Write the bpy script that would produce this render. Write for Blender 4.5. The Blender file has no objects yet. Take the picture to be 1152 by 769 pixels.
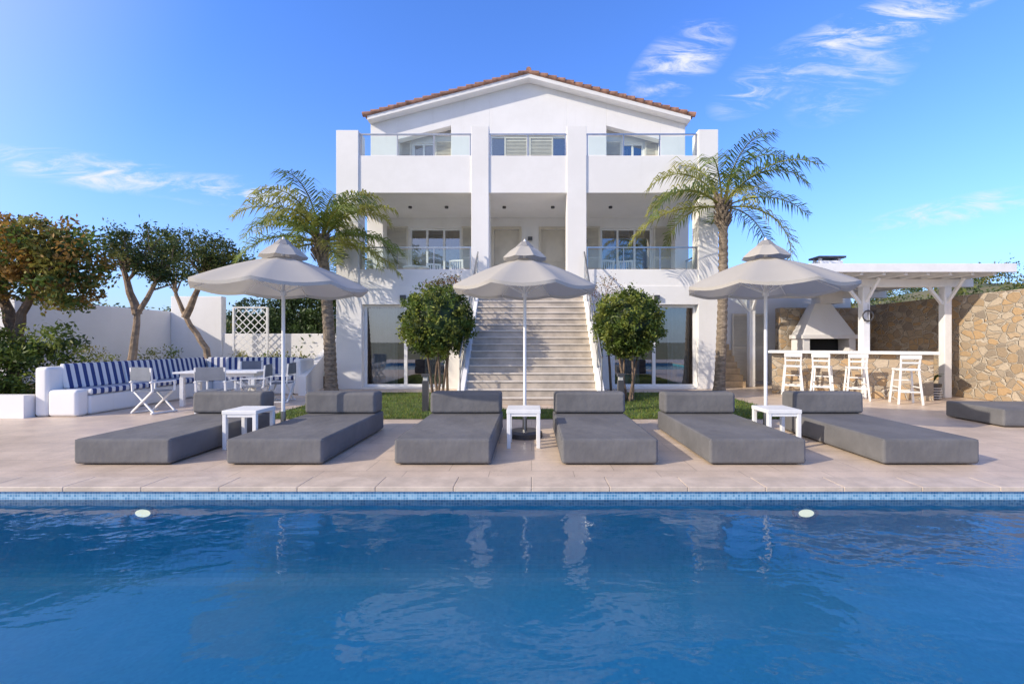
import bpy, math, random
import numpy as np
from mathutils import Vector, Matrix
R=random.Random(11); NR=np.random.default_rng(11)
sc=bpy.context.scene; COL=sc.collection
rad=math.radians
# ------------------------------------------------------------------ materials
def newmat(name):
    m=bpy.data.materials.new(name); m.use_nodes=True
    nt=m.node_tree; nt.nodes.clear()
    out=nt.nodes.new('ShaderNodeOutputMaterial')
    return m,nt,out
def N(nt,t,**kw):
    n=nt.nodes.new(t)
    for k,v in kw.items():
        if k in n.inputs: n.inputs[k].default_value=v
        else: setattr(n,k,v)
    return n
def c4(c): return (c[0],c[1],c[2],1)
def mixc(nt,fac,a,b,mode='MIX'):
    n=nt.nodes.new('ShaderNodeMix'); n.data_type='RGBA'; n.blend_type=mode
    for i,v in ((0,fac),(6,a),(7,b)):
        if hasattr(v,'is_output'): nt.links.new(v,n.inputs[i])
        else: n.inputs[i].default_value=(v if i==0 else c4(v))
    return n.outputs[2]
def mth(nt,op,a,b=None,c=None,clamp=False):
    n=nt.nodes.new('ShaderNodeMath'); n.operation=op; n.use_clamp=clamp
    for i,v in enumerate((a,b,c)):
        if v is None: continue
        if hasattr(v,'is_output'): nt.links.new(v,n.inputs[i])
        else: n.inputs[i].default_value=v
    return n.outputs[0]
def ramp(nt,fac,a,b):
    n=nt.nodes.new('ShaderNodeMapRange'); n.interpolation_type='SMOOTHSTEP'
    nt.links.new(fac,n.inputs[0]); n.inputs[1].default_value=a; n.inputs[2].default_value=b
    return n.outputs[0]
def coords(nt,scale=(1,1,1)):
    tc=N(nt,'ShaderNodeTexCoord'); mp=N(nt,'ShaderNodeMapping'); mp.inputs['Scale'].default_value=scale
    nt.links.new(tc.outputs['Object'],mp.inputs['Vector']); return mp.outputs[0]
def pm(name,col,rough=.6,var=.12,vs=1.5,bump=0.0,bs=60,metal=0,col2=None,scale=(1,1,1),spec=.5,bdist=.01):
    m,nt,out=newmat(name); b=N(nt,'ShaderNodeBsdfPrincipled')
    b.inputs['Roughness'].default_value=rough; b.inputs['Metallic'].default_value=metal
    b.inputs['Specular IOR Level'].default_value=spec
    v=coords(nt,scale)
    n=N(nt,'ShaderNodeTexNoise',Scale=vs,Detail=5.0,Roughness=.6); nt.links.new(v,n.inputs['Vector'])
    f=ramp(nt,n.outputs[0],.3,.7)
    a=tuple(c*(1-var) for c in col); c2=col2 if col2 else tuple(min(1,c*(1+var)) for c in col)
    nt.links.new(mixc(nt,f,a,c2),b.inputs['Base Color'])
    if bump:
        n2=N(nt,'ShaderNodeTexNoise',Scale=bs,Detail=3.0); nt.links.new(v,n2.inputs['Vector'])
        bp=N(nt,'ShaderNodeBump',Strength=bump,Distance=bdist); nt.links.new(n2.outputs[0],bp.inputs['Height'])
        nt.links.new(bp.outputs[0],b.inputs['Normal'])
    nt.links.new(b.outputs[0],out.inputs[0]); return m
def leafm(name,col,trans=.35,rough=.5):
    m,nt,out=newmat(name)
    v=coords(nt); n=N(nt,'ShaderNodeTexNoise',Scale=3.0,Detail=1.0); nt.links.new(v,n.inputs['Vector'])
    f=ramp(nt,n.outputs[0],.3,.7)
    cc=mixc(nt,f,tuple(c*.7 for c in col),tuple(c*1.4 for c in col))
    b=N(nt,'ShaderNodeBsdfPrincipled',Roughness=rough); b.inputs['Specular IOR Level'].default_value=.35
    t=N(nt,'ShaderNodeBsdfTranslucent'); mx=N(nt,'ShaderNodeMixShader'); mx.inputs[0].default_value=trans
    nt.links.new(cc,b.inputs['Base Color']); nt.links.new(cc,t.inputs[0])
    nt.links.new(b.outputs[0],mx.inputs[1]); nt.links.new(t.outputs[0],mx.inputs[2]); nt.links.new(mx.outputs[0],out.inputs[0])
    return m
def plaster():
    m,nt,out=newmat('white_plaster'); b=N(nt,'ShaderNodeBsdfPrincipled',Roughness=.8)
    v=coords(nt); n=N(nt,'ShaderNodeTexNoise',Scale=.7,Detail=6.0,Roughness=.65); nt.links.new(v,n.inputs['Vector'])
    v2=coords(nt,(3.5,3.5,.25)); n2=N(nt,'ShaderNodeTexNoise',Scale=1.3,Detail=5.0); nt.links.new(v2,n2.inputs['Vector'])
    c=mixc(nt,ramp(nt,n.outputs[0],.35,.65),(.80,.785,.76),(.85,.835,.815))
    c=mixc(nt,mth(nt,'MULTIPLY',ramp(nt,n2.outputs[0],.58,.85),.3),c,(.66,.64,.60))
    nt.links.new(c,b.inputs['Base Color'])
    n3=N(nt,'ShaderNodeTexNoise',Scale=45.0,Detail=3.0); nt.links.new(v,n3.inputs['Vector'])
    bp=N(nt,'ShaderNodeBump',Strength=.12,Distance=.01); nt.links.new(n3.outputs[0],bp.inputs['Height']); nt.links.new(bp.outputs[0],b.inputs['Normal'])
    nt.links.new(b.outputs[0],out.inputs[0]); return m
def tiles(name,c1,c2,cm,w,h,mortar,rough=.5,var=.25,bump=.3,offset=.5,spec=.5,nscale=2.0):
    m,nt,out=newmat(name); b=N(nt,'ShaderNodeBsdfPrincipled',Roughness=rough); b.inputs['Specular IOR Level'].default_value=spec
    v=coords(nt)
    br=N(nt,'ShaderNodeTexBrick'); br.offset=offset; br.inputs['Scale'].default_value=1
    br.inputs['Brick Width'].default_value=w; br.inputs['Row Height'].default_value=h; br.inputs['Mortar Size'].default_value=mortar; br.inputs['Mortar Smooth'].default_value=.2
    br.inputs['Color1'].default_value=c4(c1); br.inputs['Color2'].default_value=c4(c2); br.inputs['Mortar'].default_value=c4(cm)
    nt.links.new(v,br.inputs['Vector'])
    n=N(nt,'ShaderNodeTexNoise',Scale=nscale,Detail=7.0,Roughness=.68); nt.links.new(v,n.inputs['Vector'])
    f=mth(nt,'MULTIPLY_ADD',ramp(nt,n.outputs[0],.3,.7),2*var,1-var)
    n4=N(nt,'ShaderNodeTexNoise',Scale=.45,Detail=3.0); nt.links.new(v,n4.inputs['Vector'])
    f=mth(nt,'MULTIPLY',f,mth(nt,'MULTIPLY_ADD',n4.outputs[0],.36,.82))
    n5=N(nt,'ShaderNodeTexNoise',Scale=38.0,Detail=3.0); nt.links.new(v,n5.inputs['Vector'])
    f=mth(nt,'MULTIPLY',f,mth(nt,'SUBTRACT',1.0,mth(nt,'MULTIPLY',ramp(nt,n5.outputs[0],.58,.72),.22)))
    c=N(nt,'ShaderNodeVectorMath'); c.operation='SCALE'; nt.links.new(br.outputs[0],c.inputs[0]); nt.links.new(f,c.inputs['Scale'])
    nt.links.new(c.outputs[0],b.inputs['Base Color'])
    nt.links.new(mth(nt,'MULTIPLY_ADD',n.outputs[0],.3,rough-.12),b.inputs['Roughness'])
    bp=N(nt,'ShaderNodeBump',Strength=bump,Distance=.004); bp.invert=True; nt.links.new(br.outputs['Fac'],bp.inputs['Height']); nt.links.new(bp.outputs[0],b.inputs['Normal'])
    nt.links.new(b.outputs[0],out.inputs[0]); return m
def mosaic(name,rotx,dark,light,mort,sz=.03,mixf=.35):
    m,nt,out=newmat(name); b=N(nt,'ShaderNodeBsdfPrincipled',Roughness=.35)
    tc=N(nt,'ShaderNodeTexCoord'); mp=N(nt,'ShaderNodeMapping'); mp.inputs['Rotation'].default_value=rotx
    nt.links.new(tc.outputs['Object'],mp.inputs[0])
    br=N(nt,'ShaderNodeTexBrick'); br.offset=0; br.inputs['Scale'].default_value=1
    br.inputs['Brick Width'].default_value=sz; br.inputs['Row Height'].default_value=sz; br.inputs['Mortar Size'].default_value=.002
    br.inputs['Color1'].default_value=c4(dark); br.inputs['Color2'].default_value=c4(light); br.inputs['Mortar'].default_value=c4(mort)
    nt.links.new(mp.outputs[0],br.inputs[0])
    n=N(nt,'ShaderNodeTexNoise',Scale=.8,Detail=4.0); nt.links.new(tc.outputs['Object'],n.inputs[0])
    nt.links.new(mixc(nt,mth(nt,'MULTIPLY',n.outputs[0],mixf),br.outputs[0],light),b.inputs['Base Color'])
    nt.links.new(b.outputs[0],out.inputs[0]); return m
def stone():
    m,nt,out=newmat('rubble_stone'); b=N(nt,'ShaderNodeBsdfPrincipled',Roughness=.85)
    v=coords(nt,(1,1,1.4)); nn=N(nt,'ShaderNodeTexNoise',Scale=3.0,Detail=2.0); nt.links.new(v,nn.inputs[0])
    vm=N(nt,'ShaderNodeVectorMath'); vm.operation='MULTIPLY_ADD'; nt.links.new(nn.outputs['Color'],vm.inputs[0]); vm.inputs[1].default_value=(.14,.14,.14); nt.links.new(v,vm.inputs[2])
    vo=N(nt,'ShaderNodeTexVoronoi',Scale=4.3); nt.links.new(vm.outputs[0],vo.inputs['Vector'])
    ve=N(nt,'ShaderNodeTexVoronoi',Scale=4.3); ve.feature='DISTANCE_TO_EDGE'; nt.links.new(vm.outputs[0],ve.inputs['Vector'])
    sp=N(nt,'ShaderNodeSeparateColor'); nt.links.new(vo.outputs['Color'],sp.inputs[0])
    c=mixc(nt,sp.outputs[0],(.38,.27,.16),(.54,.46,.36))
    c=mixc(nt,ramp(nt,sp.outputs[1],.55,.9),c,(.26,.22,.18))
    c=mixc(nt,ramp(nt,sp.outputs[2],.6,.9),c,(.50,.33,.17))
    n2=N(nt,'ShaderNodeTexNoise',Scale=14.0,Detail=5.0); nt.links.new(v,n2.inputs[0])
    c=mixc(nt,mth(nt,'MULTIPLY',n2.outputs[0],.45),c,(.32,.26,.19))
    e=ramp(nt,ve.outputs['Distance'],.02,.07)
    c=mixc(nt,e,(.50,.44,.36),c)
    nt.links.new(c,b.inputs['Base Color'])
    h=mth(nt,'ADD',e,mth(nt,'MULTIPLY',n2.outputs[0],.5))
    bp=N(nt,'ShaderNodeBump',Strength=.9,Distance=.04); nt.links.new(h,bp.inputs['Height']); nt.links.new(bp.outputs[0],b.inputs['Normal'])
    nt.links.new(b.outputs[0],out.inputs[0]); return m
def glass(name,tint,rough=.01,ior=1.5,base=.0):
    m,nt,out=newmat(name)
    fr=N(nt,'ShaderNodeFresnel',IOR=ior); t=N(nt,'ShaderNodeBsdfTransparent'); t.inputs[0].default_value=c4(tint)
    g=N(nt,'ShaderNodeBsdfGlossy',Roughness=rough); g.inputs[0].default_value=(1,1,1,1)
    mx=N(nt,'ShaderNodeMixShader'); nt.links.new(mth(nt,'ADD',fr.outputs[0],base,clamp=True),mx.inputs[0]); nt.links.new(t.outputs[0],mx.inputs[1]); nt.links.new(g.outputs[0],mx.inputs[2])
    nt.links.new(mx.outputs[0],out.inputs[0]); return m
def water():
    m,nt,out=newmat('pool_water_mat')
    v=coords(nt,(1.0,1.5,1)); n=N(nt,'ShaderNodeTexNoise',Scale=1.6,Detail=3.0,Roughness=.5,Distortion=.5); nt.links.new(v,n.inputs[0])
    n2=N(nt,'ShaderNodeTexNoise',Scale=8.0,Detail=2.0); nt.links.new(v,n2.inputs[0])
    h=mth(nt,'ADD',n.outputs[0],mth(nt,'MULTIPLY',n2.outputs[0],.15))
    bp=N(nt,'ShaderNodeBump',Strength=.28,Distance=.05); nt.links.new(h,bp.inputs['Height'])
    fr=N(nt,'ShaderNodeFresnel',IOR=1.40); nt.links.new(bp.outputs[0],fr.inputs['Normal'])
    t=N(nt,'ShaderNodeBsdfTransparent'); t.inputs[0].default_value=(.82,.965,.99,1)
    g=N(nt,'ShaderNodeBsdfGlossy',Roughness=.01); nt.links.new(bp.outputs[0],g.inputs['Normal'])
    mx=N(nt,'ShaderNodeMixShader'); nt.links.new(fr.outputs[0],mx.inputs[0]); nt.links.new(t.outputs[0],mx.inputs[1]); nt.links.new(g.outputs[0],mx.inputs[2])
    nt.links.new(mx.outputs[0],out.inputs[0]); return m
def stripes(name,axis,period=.16):
    m,nt,out=newmat(name); b=N(nt,'ShaderNodeBsdfPrincipled',Roughness=.9)
    tc=N(nt,'ShaderNodeTexCoord'); s=N(nt,'ShaderNodeSeparateXYZ'); nt.links.new(tc.outputs['Object'],s.inputs[0])
    f=mth(nt,'FRACT',mth(nt,'DIVIDE',mth(nt,'ADD',s.outputs[axis],50),period)); g=mth(nt,'GREATER_THAN',f,.5)
    nt.links.new(mixc(nt,g,(.74,.74,.73),(.035,.06,.20)),b.inputs['Base Color'])
    nt.links.new(b.outputs[0],out.inputs[0]); return m
def emis(name,col,s):
    m,nt,out=newmat(name); e=N(nt,'ShaderNodeEmission',Strength=s); e.inputs[0].default_value=c4(col); nt.links.new(e.outputs[0],out.inputs[0]); return m

M_pl=plaster()
M_deck=tiles('travertine_deck',(.66,.525,.405),(.60,.475,.365),(.42,.33,.25),.9,.45,.005,rough=.38,var=.13,bump=.3)
M_cop=pm('coping_stone',(.60,.49,.385),.5,.14,4,.2,40)
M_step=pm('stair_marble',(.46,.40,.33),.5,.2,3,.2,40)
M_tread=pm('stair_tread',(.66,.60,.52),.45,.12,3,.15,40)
M_stone=stone()
dk,lt,mo=(.085,.52,.70),(.13,.64,.80),(.11,.58,.76)
M_band=mosaic('pool_mosaic_band',(rad(90),0,0),(.06,.24,.44),(.30,.52,.68),(.45,.6,.7),sz=.026,mixf=.1)
M_wall=mosaic('pool_mosaic_wall',(rad(90),0,0),dk,lt,mo,mixf=.6)
M_walls=mosaic('pool_mosaic_side',(rad(90),0,rad(90)),dk,lt,mo,mixf=.6)
M_floor=mosaic('pool_mosaic_floor',(0,0,0),dk,lt,mo,mixf=.6)
M_water=water()
M_glr=glass('railing_glass',(.80,.90,.86),base=.03)
M_win=glass('window_glass',(.62,.66,.67),base=.20)
M_steel=pm('brushed_steel',(.42,.43,.43),.3,.1,5,metal=1)
M_fab=pm('grey_outdoor_fabric',(.145,.143,.148),.85,.14,2.2,.5,6,bdist=.03)
M_fabs=pm('grey_chair_canvas',(.18,.20,.24),.9,.1,4,.2,80)
M_wht=pm('white_painted_wood',(.82,.82,.81),.45,.05,3,.1,60)
M_shut=pm('shutter_paint',(.68,.63,.53),.5,.06,3)
M_door=pm('door_paint',(.62,.56,.45),.5,.06,3)
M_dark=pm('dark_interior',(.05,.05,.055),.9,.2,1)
M_cur=pm('curtain_cloth',(.50,.50,.48),.9,.1,3)
M_curo=pm('ochre_curtain',(.50,.33,.17),.9,.2,3)
M_terr=pm('terracotta',(.33,.175,.12),.85,.45,4,.3,30)
M_bark=pm('bark',(.17,.12,.085),.95,.35,6,.8,18,bdist=.03)
M_bark2=pm('pale_bark',(.31,.23,.165),.95,.35,6,.8,18,bdist=.03)
M_palmb=pm('palm_bark',(.25,.20,.15),.95,.4,9,.9,25,scale=(1,1,2.5),bdist=.03)
M_soil=pm('soil',(.15,.115,.08),1,.4,5,.7,30,bdist=.03)
M_grassb=pm('lawn_base',(.07,.11,.022),1,.4,4,.6,60)
M_g1=leafm('grass_a',(.12,.19,.03),.3); M_g2=leafm('grass_b',(.22,.23,.05),.3)
M_land=pm('dry_land',(.30,.26,.14),1,.4,.15,0,1,col2=(.12,.14,.06))
M_bol=pm('anthracite_metal',(.06,.06,.065),.4,.1,5)
M_soot=pm('soot_iron',(.015,.015,.015),.8,.2,5)
M_strX=stripes('striped_canvas_x',0); M_strY=stripes('striped_canvas_y',1)
M_lamp=emis('pool_lamp',(1,.97,.85),1.0)
M_sign=pm('warm_stone',(.52,.38,.23),.7,.2,4,.3,30)
m,nt,out=newmat('umbrella_canvas'); v=coords(nt); n=N(nt,'ShaderNodeTexNoise',Scale=2.0,Detail=4.0); nt.links.new(v,n.inputs[0])
cc=mixc(nt,n.outputs[0],(.50,.475,.43),(.60,.57,.52)); d1=N(nt,'ShaderNodeBsdfDiffuse'); t1=N(nt,'ShaderNodeBsdfTranslucent'); mx=N(nt,'ShaderNodeMixShader'); mx.inputs[0].default_value=.28
nt.links.new(cc,d1.inputs[0]); nt.links.new(cc,t1.inputs[0]); nt.links.new(d1.outputs[0],mx.inputs[1]); nt.links.new(t1.outputs[0],mx.inputs[2]); nt.links.new(mx.outputs[0],out.inputs[0]); M_umb=m
M_cap=pm('umbrella_cap_canvas',(.27,.26,.25),.9,.1,3)
L_pal=[leafm('palm_leaf_a',(.19,.25,.055),.45),leafm('palm_leaf_b',(.34,.34,.08),.5),leafm('palm_leaf_c',(.11,.17,.045),.4)]
L_tree=[leafm('tree_leaf_a',(.08,.115,.03)),leafm('tree_leaf_b',(.14,.16,.04)),leafm('tree_leaf_c',(.04,.07,.02))]
L_or=[leafm('autumn_leaf_a',(.10,.15,.03)),leafm('autumn_leaf_b',(.22,.20,.04)),leafm('autumn_leaf_c',(.30,.17,.04))]
L_ball=[leafm('ball_leaf_a',(.11,.16,.028)),leafm('ball_leaf_b',(.22,.25,.045)),leafm('ball_leaf_c',(.045,.08,.018))]
L_red=[leafm('red_leaf_a',(.22,.10,.05)),leafm('red_leaf_b',(.20,.16,.06))]
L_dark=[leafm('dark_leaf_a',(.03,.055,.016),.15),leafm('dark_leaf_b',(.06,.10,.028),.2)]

# ------------------------------------------------------------------ mesh builder
class MB:
    def __init__(s): s.v=[];s.f=[];s.m=[];s.mats=[]
    def mi(s,m):
        if m not in s.mats: s.mats.append(m)
        return s.mats.index(m)
    def add(s,vs,fs,m):
        o=len(s.v); s.v.extend([tuple(p) for p in vs]); k=s.mi(m)
        for f in fs: s.f.append(tuple(i+o for i in f)); s.m.append(k)
    def box(s,x0,x1,y0,y1,z0,z1,m):
        vs=[(x,y,z) for z in (z0,z1) for y in (y0,y1) for x in (x0,x1)]
        s.add(vs,[(0,2,3,1),(4,5,7,6),(0,1,5,4),(2,6,7,3),(0,4,6,2),(1,3,7,5)],m)
    def bar(s,p,q,w,h,m,up=(0,0,1)):
        p=Vector(p);q=Vector(q);d=(q-p).normalized();u=Vector(up)
        if abs(d.dot(u))>.98:u=Vector((0,1,0))
        a=d.cross(u).normalized();b=a.cross(d).normalized()
        vs=[]
        for c in (p,q):
            for i,j in ((-1,-1),(1,-1),(1,1),(-1,1)): vs.append(c+a*i*w/2+b*j*h/2)
        s.add(vs,[(0,3,2,1),(4,5,6,7),(0,1,5,4),(1,2,6,5),(2,3,7,6),(3,0,4,7)],m)
    def tube(s,pts,rs,n,m,cap=True):
        pts=[Vector(p) for p in pts]; vs=[];fs=[]
        if not hasattr(rs,'__len__'): rs=[rs]*len(pts)
        ref=Vector((.13,.97,.2))
        for i,p in enumerate(pts):
            d=(pts[min(i+1,len(pts)-1)]-pts[max(i-1,0)]).normalized()
            if abs(d.dot(ref))>.95: ref=Vector((1,.1,0))
            a=d.cross(ref).normalized();b=d.cross(a)
            for k in range(n):
                t=2*math.pi*k/n; vs.append(p+(a*math.cos(t)+b*math.sin(t))*rs[i])
        for i in range(len(pts)-1):
            for k in range(n):
                k2=(k+1)%n; fs.append((i*n+k,i*n+k2,(i+1)*n+k2,(i+1)*n+k))
        if cap: fs.append(tuple(range(n))[::-1]); fs.append(tuple((len(pts)-1)*n+k for k in range(n)))
        s.add(vs,fs,m)
    def prismY(s,poly,y0,y1,m):
        n=len(poly); vs=[(x,y0,z) for x,z in poly]+[(x,y1,z) for x,z in poly]
        fs=[tuple(range(n)),tuple(range(n,2*n))[::-1]]+[(i,i+n,(i+1)%n+n,(i+1)%n) for i in range(n)]
        s.add(vs,fs,m)
    def prismX(s,poly,x0,x1,m):
        n=len(poly); vs=[(x0,y,z) for y,z in poly]+[(x1,y,z) for y,z in poly]
        fs=[tuple(range(n))[::-1],tuple(range(n,2*n))]+[(i,(i+1)%n,(i+1)%n+n,i+n) for i in range(n)]
        s.add(vs,fs,m)
    def wall(s,x0,x1,z0,z1,y0,y1,holes,m):
        xs=sorted({x0,x1,*[h[0] for h in holes],*[h[1] for h in holes]})
        for a,b in zip(xs,xs[1:]):
            hs=sorted([h for h in holes if h[0]<=a+1e-6 and h[1]>=b-1e-6],key=lambda h:h[2]); z=z0
            for h in hs:
                if h[2]>z+1e-6: s.box(a,b,y0,y1,z,h[2],m)
                z=h[3]
            if z<z1-1e-6: s.box(a,b,y0,y1,z,z1,m)
    def leaves(s,c,spread,n,L,W,m,up=0.0):
        p=np.array(c)+NR.normal(size=(n,3))*np.array(spread)
        a=NR.normal(size=(n,3)); a[:,2]*=(1-up); a/=np.linalg.norm(a,axis=1)[:,None]
        b=np.cross(a,NR.normal(size=(n,3))); b/=np.linalg.norm(b,axis=1)[:,None]
        l=L*NR.uniform(.6,1.3,size=(n,1)); w=W*NR.uniform(.7,1.2,size=(n,1))
        q=np.stack([p-a*l*.5,p+b*w*.5,p+a*l*.5,p-b*w*.5],1).reshape(-1,3)
        o=len(s.v); s.v.extend(map(tuple,q.tolist())); k=s.mi(m)
        s.f.extend([(o+4*i,o+4*i+1,o+4*i+2,o+4*i+3) for i in range(n)]); s.m.extend([k]*n)
    def obj(s,name,parent=None,loc=(0,0,0),rz=0,bevel=0,seg=2,smooth=False,fix=False):
        me=bpy.data.meshes.new(name); me.from_pydata(s.v,[],s.f)
        for m in s.mats: me.materials.append(m)
        me.polygons.foreach_set('material_index',s.m)
        if smooth: me.polygons.foreach_set('use_smooth',[True]*len(s.f))
        me.update()
        if fix:
            import bmesh
            bm=bmesh.new(); bm.from_mesh(me); bmesh.ops.recalc_face_normals(bm,faces=bm.faces); bm.to_mesh(me); bm.free()
        o=bpy.data.objects.new(name,me); COL.objects.link(o); o.location=loc; o.rotation_euler=(0,0,rz)
        if bevel:
            b=o.modifiers.new('bevel','BEVEL'); b.width=bevel; b.segments=seg; b.limit_method='ANGLE'; b.angle_limit=rad(50)
        if parent: o.parent=parent
        return o
def empty(name,loc=(0,0,0),rz=0):
    e=bpy.data.objects.new(name,None); COL.objects.link(e); e.location=loc; e.rotation_euler=(0,0,rz); return e

# ------------------------------------------------------------------ ground, deck, pool
PX0,PX1,PY0,PY1=-9.5,9.5,-3.2,4.42
def frame(mb,X0,X1,Y0,Y1,hx0,hx1,hy0,hy1,z,m):
    for a,b,c,d in ((X0,X1,hy1,Y1),(X0,X1,Y0,hy0),(X0,hx0,hy0,hy1),(hx1,X1,hy0,hy1)):
        mb.add([(a,c,z),(b,c,z),(b,d,z),(a,d,z)],[(0,1,2,3)],m)
g=MB(); frame(g,-900,900,-900,900,-10,10,-4,5,-.06,M_land); g.obj('ground')
g=MB(); frame(g,-16,16,-9,26,PX0-.3,PX1+.3,PY0-.3,PY1+.3,0,M_deck); g.obj('patio_paving')
g=MB()
for a,b,c,d in ((PX0-.3,PX1+.3,PY0-.3,PY0+.03),(PX0-.3,PX0+.03,PY0+.03,PY1-.03),(PX1-.03,PX1+.3,PY0+.03,PY1-.03)):
    g.box(a,b,c,d,-.045,.002,M_cop)
n=26; w=(PX1-PX0+.6)/n
for k in range(n): g.box(PX0-.3+k*w+.0015,PX0-.3+(k+1)*w-.0015,PY1-.03,PY1+.3,-.045,.002,M_cop)
g.obj('pool_coping',bevel=.006)
pool=empty('swimming_pool')
g=MB(); zb=-.92
for (za,zc,mm) in ((-.19,-.04,M_band),(zb+.25,-.19,M_wall)):
    g.add([(PX0,PY1,za),(PX1,PY1,za),(PX1,PY1,zc),(PX0,PY1,zc)],[(0,1,2,3)],mm)
    g.add([(PX0,PY0,za),(PX1,PY0,za),(PX1,PY0,zc),(PX0,PY0,zc)],[(0,3,2,1)],mm)
for x in (PX0,PX1): g.add([(x,PY0,zb),(x,PY1,zb),(x,PY1,-.04),(x,PY0,-.04)],[(0,1,2,3)],M_walls)
for ysg,yw in ((-1,PY1),(1,PY0)):
    pr=[(yw+ysg*(.25-.25*math.cos(rad(a))),zb+.25-.25*math.sin(rad(a))) for a in range(0,91,9)]
    vs=[]; fs=[]
    for y,z in pr: vs+=[(PX0,y,z),(PX1,y,z)]
    for i in range(len(pr)-1): fs.append((2*i,2*i+1,2*i+3,2*i+2))
    g.add(vs,fs,M_floor)
g.add([(PX0,PY0+.25,zb),(PX1,PY0+.25,zb),(PX1,PY1-.25,zb),(PX0,PY1-.25,zb)],[(0,1,2,3)],M_floor)
g.obj('basin',pool,smooth=False)
g=MB(); g.add([(PX0,PY0,-.13),(PX1,PY0,-.13),(PX1,PY1,-.13),(PX0,PY1,-.13)],[(0,1,2,3)],M_water); g.obj('pool_water',pool)
for x in (-3.75,2.65):
    g=MB(); g.tube([(0,-.03,0),(0,0,0)],.12,24,M_band); g.tube([(0,-.045,0),(0,-.031,0)],[.05,.075],24,M_lamp); o=g.obj('pool_lamp_fitting',pool,loc=(x,PY1,-.25)); o.scale=(1,1,.5)

# lawn
g=MB()
for a,b,c,d in ((-5.0,-1.75,8.25,12.6),(1.72,5.0,8.25,12.6),(-1.75,1.72,8.25,9.5)):
    g.add([(a,c,.006),(b,c,.006),(b,d,.006),(a,d,.006)],[(0,1,2,3)],M_grassb)
for i in range(26000):
    x=R.uniform(-5,5); y=8.25+ (R.random()**1.4)*4.3
    if -1.78<x<1.75 and y>9.45: continue
    h=R.uniform(.03,.075); a=R.uniform(0,6.28); w=.006
    dx,dy=math.cos(a)*w,math.sin(a)*w
    g.add([(x-dx,y-dy,.005),(x+dx,y+dy,.005),(x+R.uniform(-.03,.03),y+R.uniform(-.03,.03),h)],[(0,1,2)],M_g1 if R.random()<.65 else M_g2)
g.obj('lawn')

# ------------------------------------------------------------------ house
house=empty('white_villa')
F=13.5
g=MB()
HL=(-5.04,-2.55,0.05,2.51); HR=(2.43,4.95,0.05,2.51)
g.wall(-5.8,5.54,0,3.06,F,F+.35,[HL,HR],M_pl)
g.box(-5.8,-5.5,F+.35,24,0,3.04,M_pl); g.box(5.24,5.54,F+.35,24,0,3.04,M_pl)
g.box(-5.5,5.24,F+.35,16.5,2.82,3.045,M_pl)
cols=[(-5.8,-5.14,7.68),(-1.79,-1.27,7.81),(1.05,1.63,7.81),(4.96,5.54,7.70)]
for a,b,z in cols: g.box(a,b,F,F+.55,3.06,z,M_pl)
for a,b,z in (cols[0],cols[3]):
    g.box(a+.05,b-.05,15.9,16.4,3.05,5.9,M_pl)
bays=[(-5.14,-1.79),(-1.27,1.05),(1.63,4.96)]
for a,b in bays: g.box(a,b,F+.04,F+.26,5.83,6.94,M_pl)
for a,b in (bays[0],bays[2]): g.box(a,b,F+.03,F+.2,3.06,3.56,M_pl)
for x in (-5.78,5.30):
    g.box(x,x+.22,F+.55,16.4,5.83,6.94,M_pl)
    g.box(x,x+.20,F+.55,15.9,3.04,3.56,M_pl)
g.box(-5.56,5.30,F+.26,16.4,5.86,6.15,M_pl)
W1=[(-4.4,-2.55,3.9,5.5),(2.5,4.35,3.9,5.5),(-1.35,-.45,3.06,5.45),(.35,1.3,3.06,5.45)]
g.wall(-5.8,5.54,3.04,5.9,16.4,16.7,W1,M_pl)
zr=lambda x:10.72-.262*abs(x+.1)
def top(a,b,zlo,y0=16.4,y1=16.7):
    pts=[(a,zlo(a)),(b,zlo(b)),(b,zr(b))]
    if a<-.1<b: pts.append((-.1,zr(-.1)))
    pts.append((a,zr(a))); g.prismY(pts,y0,y1,M_pl)
lo=lambda x:5.9; hi=lambda x:zr(x)-.8
top(-5.8,-4.85,lo); top(-4.85,-2.9,hi); top(-2.9,-1.5,lo); top(1.28,2.7,lo); top(2.7,4.65,hi); top(4.65,5.54,lo)
g.box(-1.5,1.28,16.4,16.7,5.9,7.0,M_pl); top(-1.5,1.28,lambda x:8.85)
W2=[(-4.40,-3.60,7.0,8.75),(3.35,4.15,7.0,8.75)]
g.wall(-4.85,-2.9,5.9,9.9,16.85,17.05,[W2[0]],M_pl); g.wall(2.7,4.65,5.9,9.9,16.85,17.05,[W2[1]],M_pl)
for a in (-4.87,-2.9,2.68,4.65): g.box(a,a+.02,16.7,16.85,5.9,9.7,M_pl)
g.prismY([(-5.8,3.05),(-5.5,3.05),(-5.5,zr(-5.5)),(-5.8,zr(-5.8))],16.7,24,M_pl)
g.prismY([(5.24,3.05),(5.54,3.05),(5.54,zr(5.54)),(5.24,zr(5.24))],16.7,24,M_pl)
g.prismY([(-5.5,0),(5.24,0),(5.24,zr(5.24)),(-.1,zr(-.1)),(-5.5,zr(-5.5))],23.7,23.99,M_pl)
g.box(-5.5,5.24,16.72,23.7,5.7,5.88,M_pl)
g.obj('walls',house,bevel=.012,seg=2)
g=MB()
zt=lambda x:zr(x)+.16
g.prismY([(-5.62-.18,zr(-5.8)+.003),(-.1,zr(-.1)+.003),(-.1,zt(-.1)),(-5.8,zt(-5.8))],16.05,24.2,M_pl)
g.prismY([(-.1,zr(-.1)+.003),(5.62,zr(5.62)+.003),(5.62,zt(5.62)),(-.1,zt(-.1))],16.05,24.2,M_pl)
g.obj('roof_deck',house)
g=MB()
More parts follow.
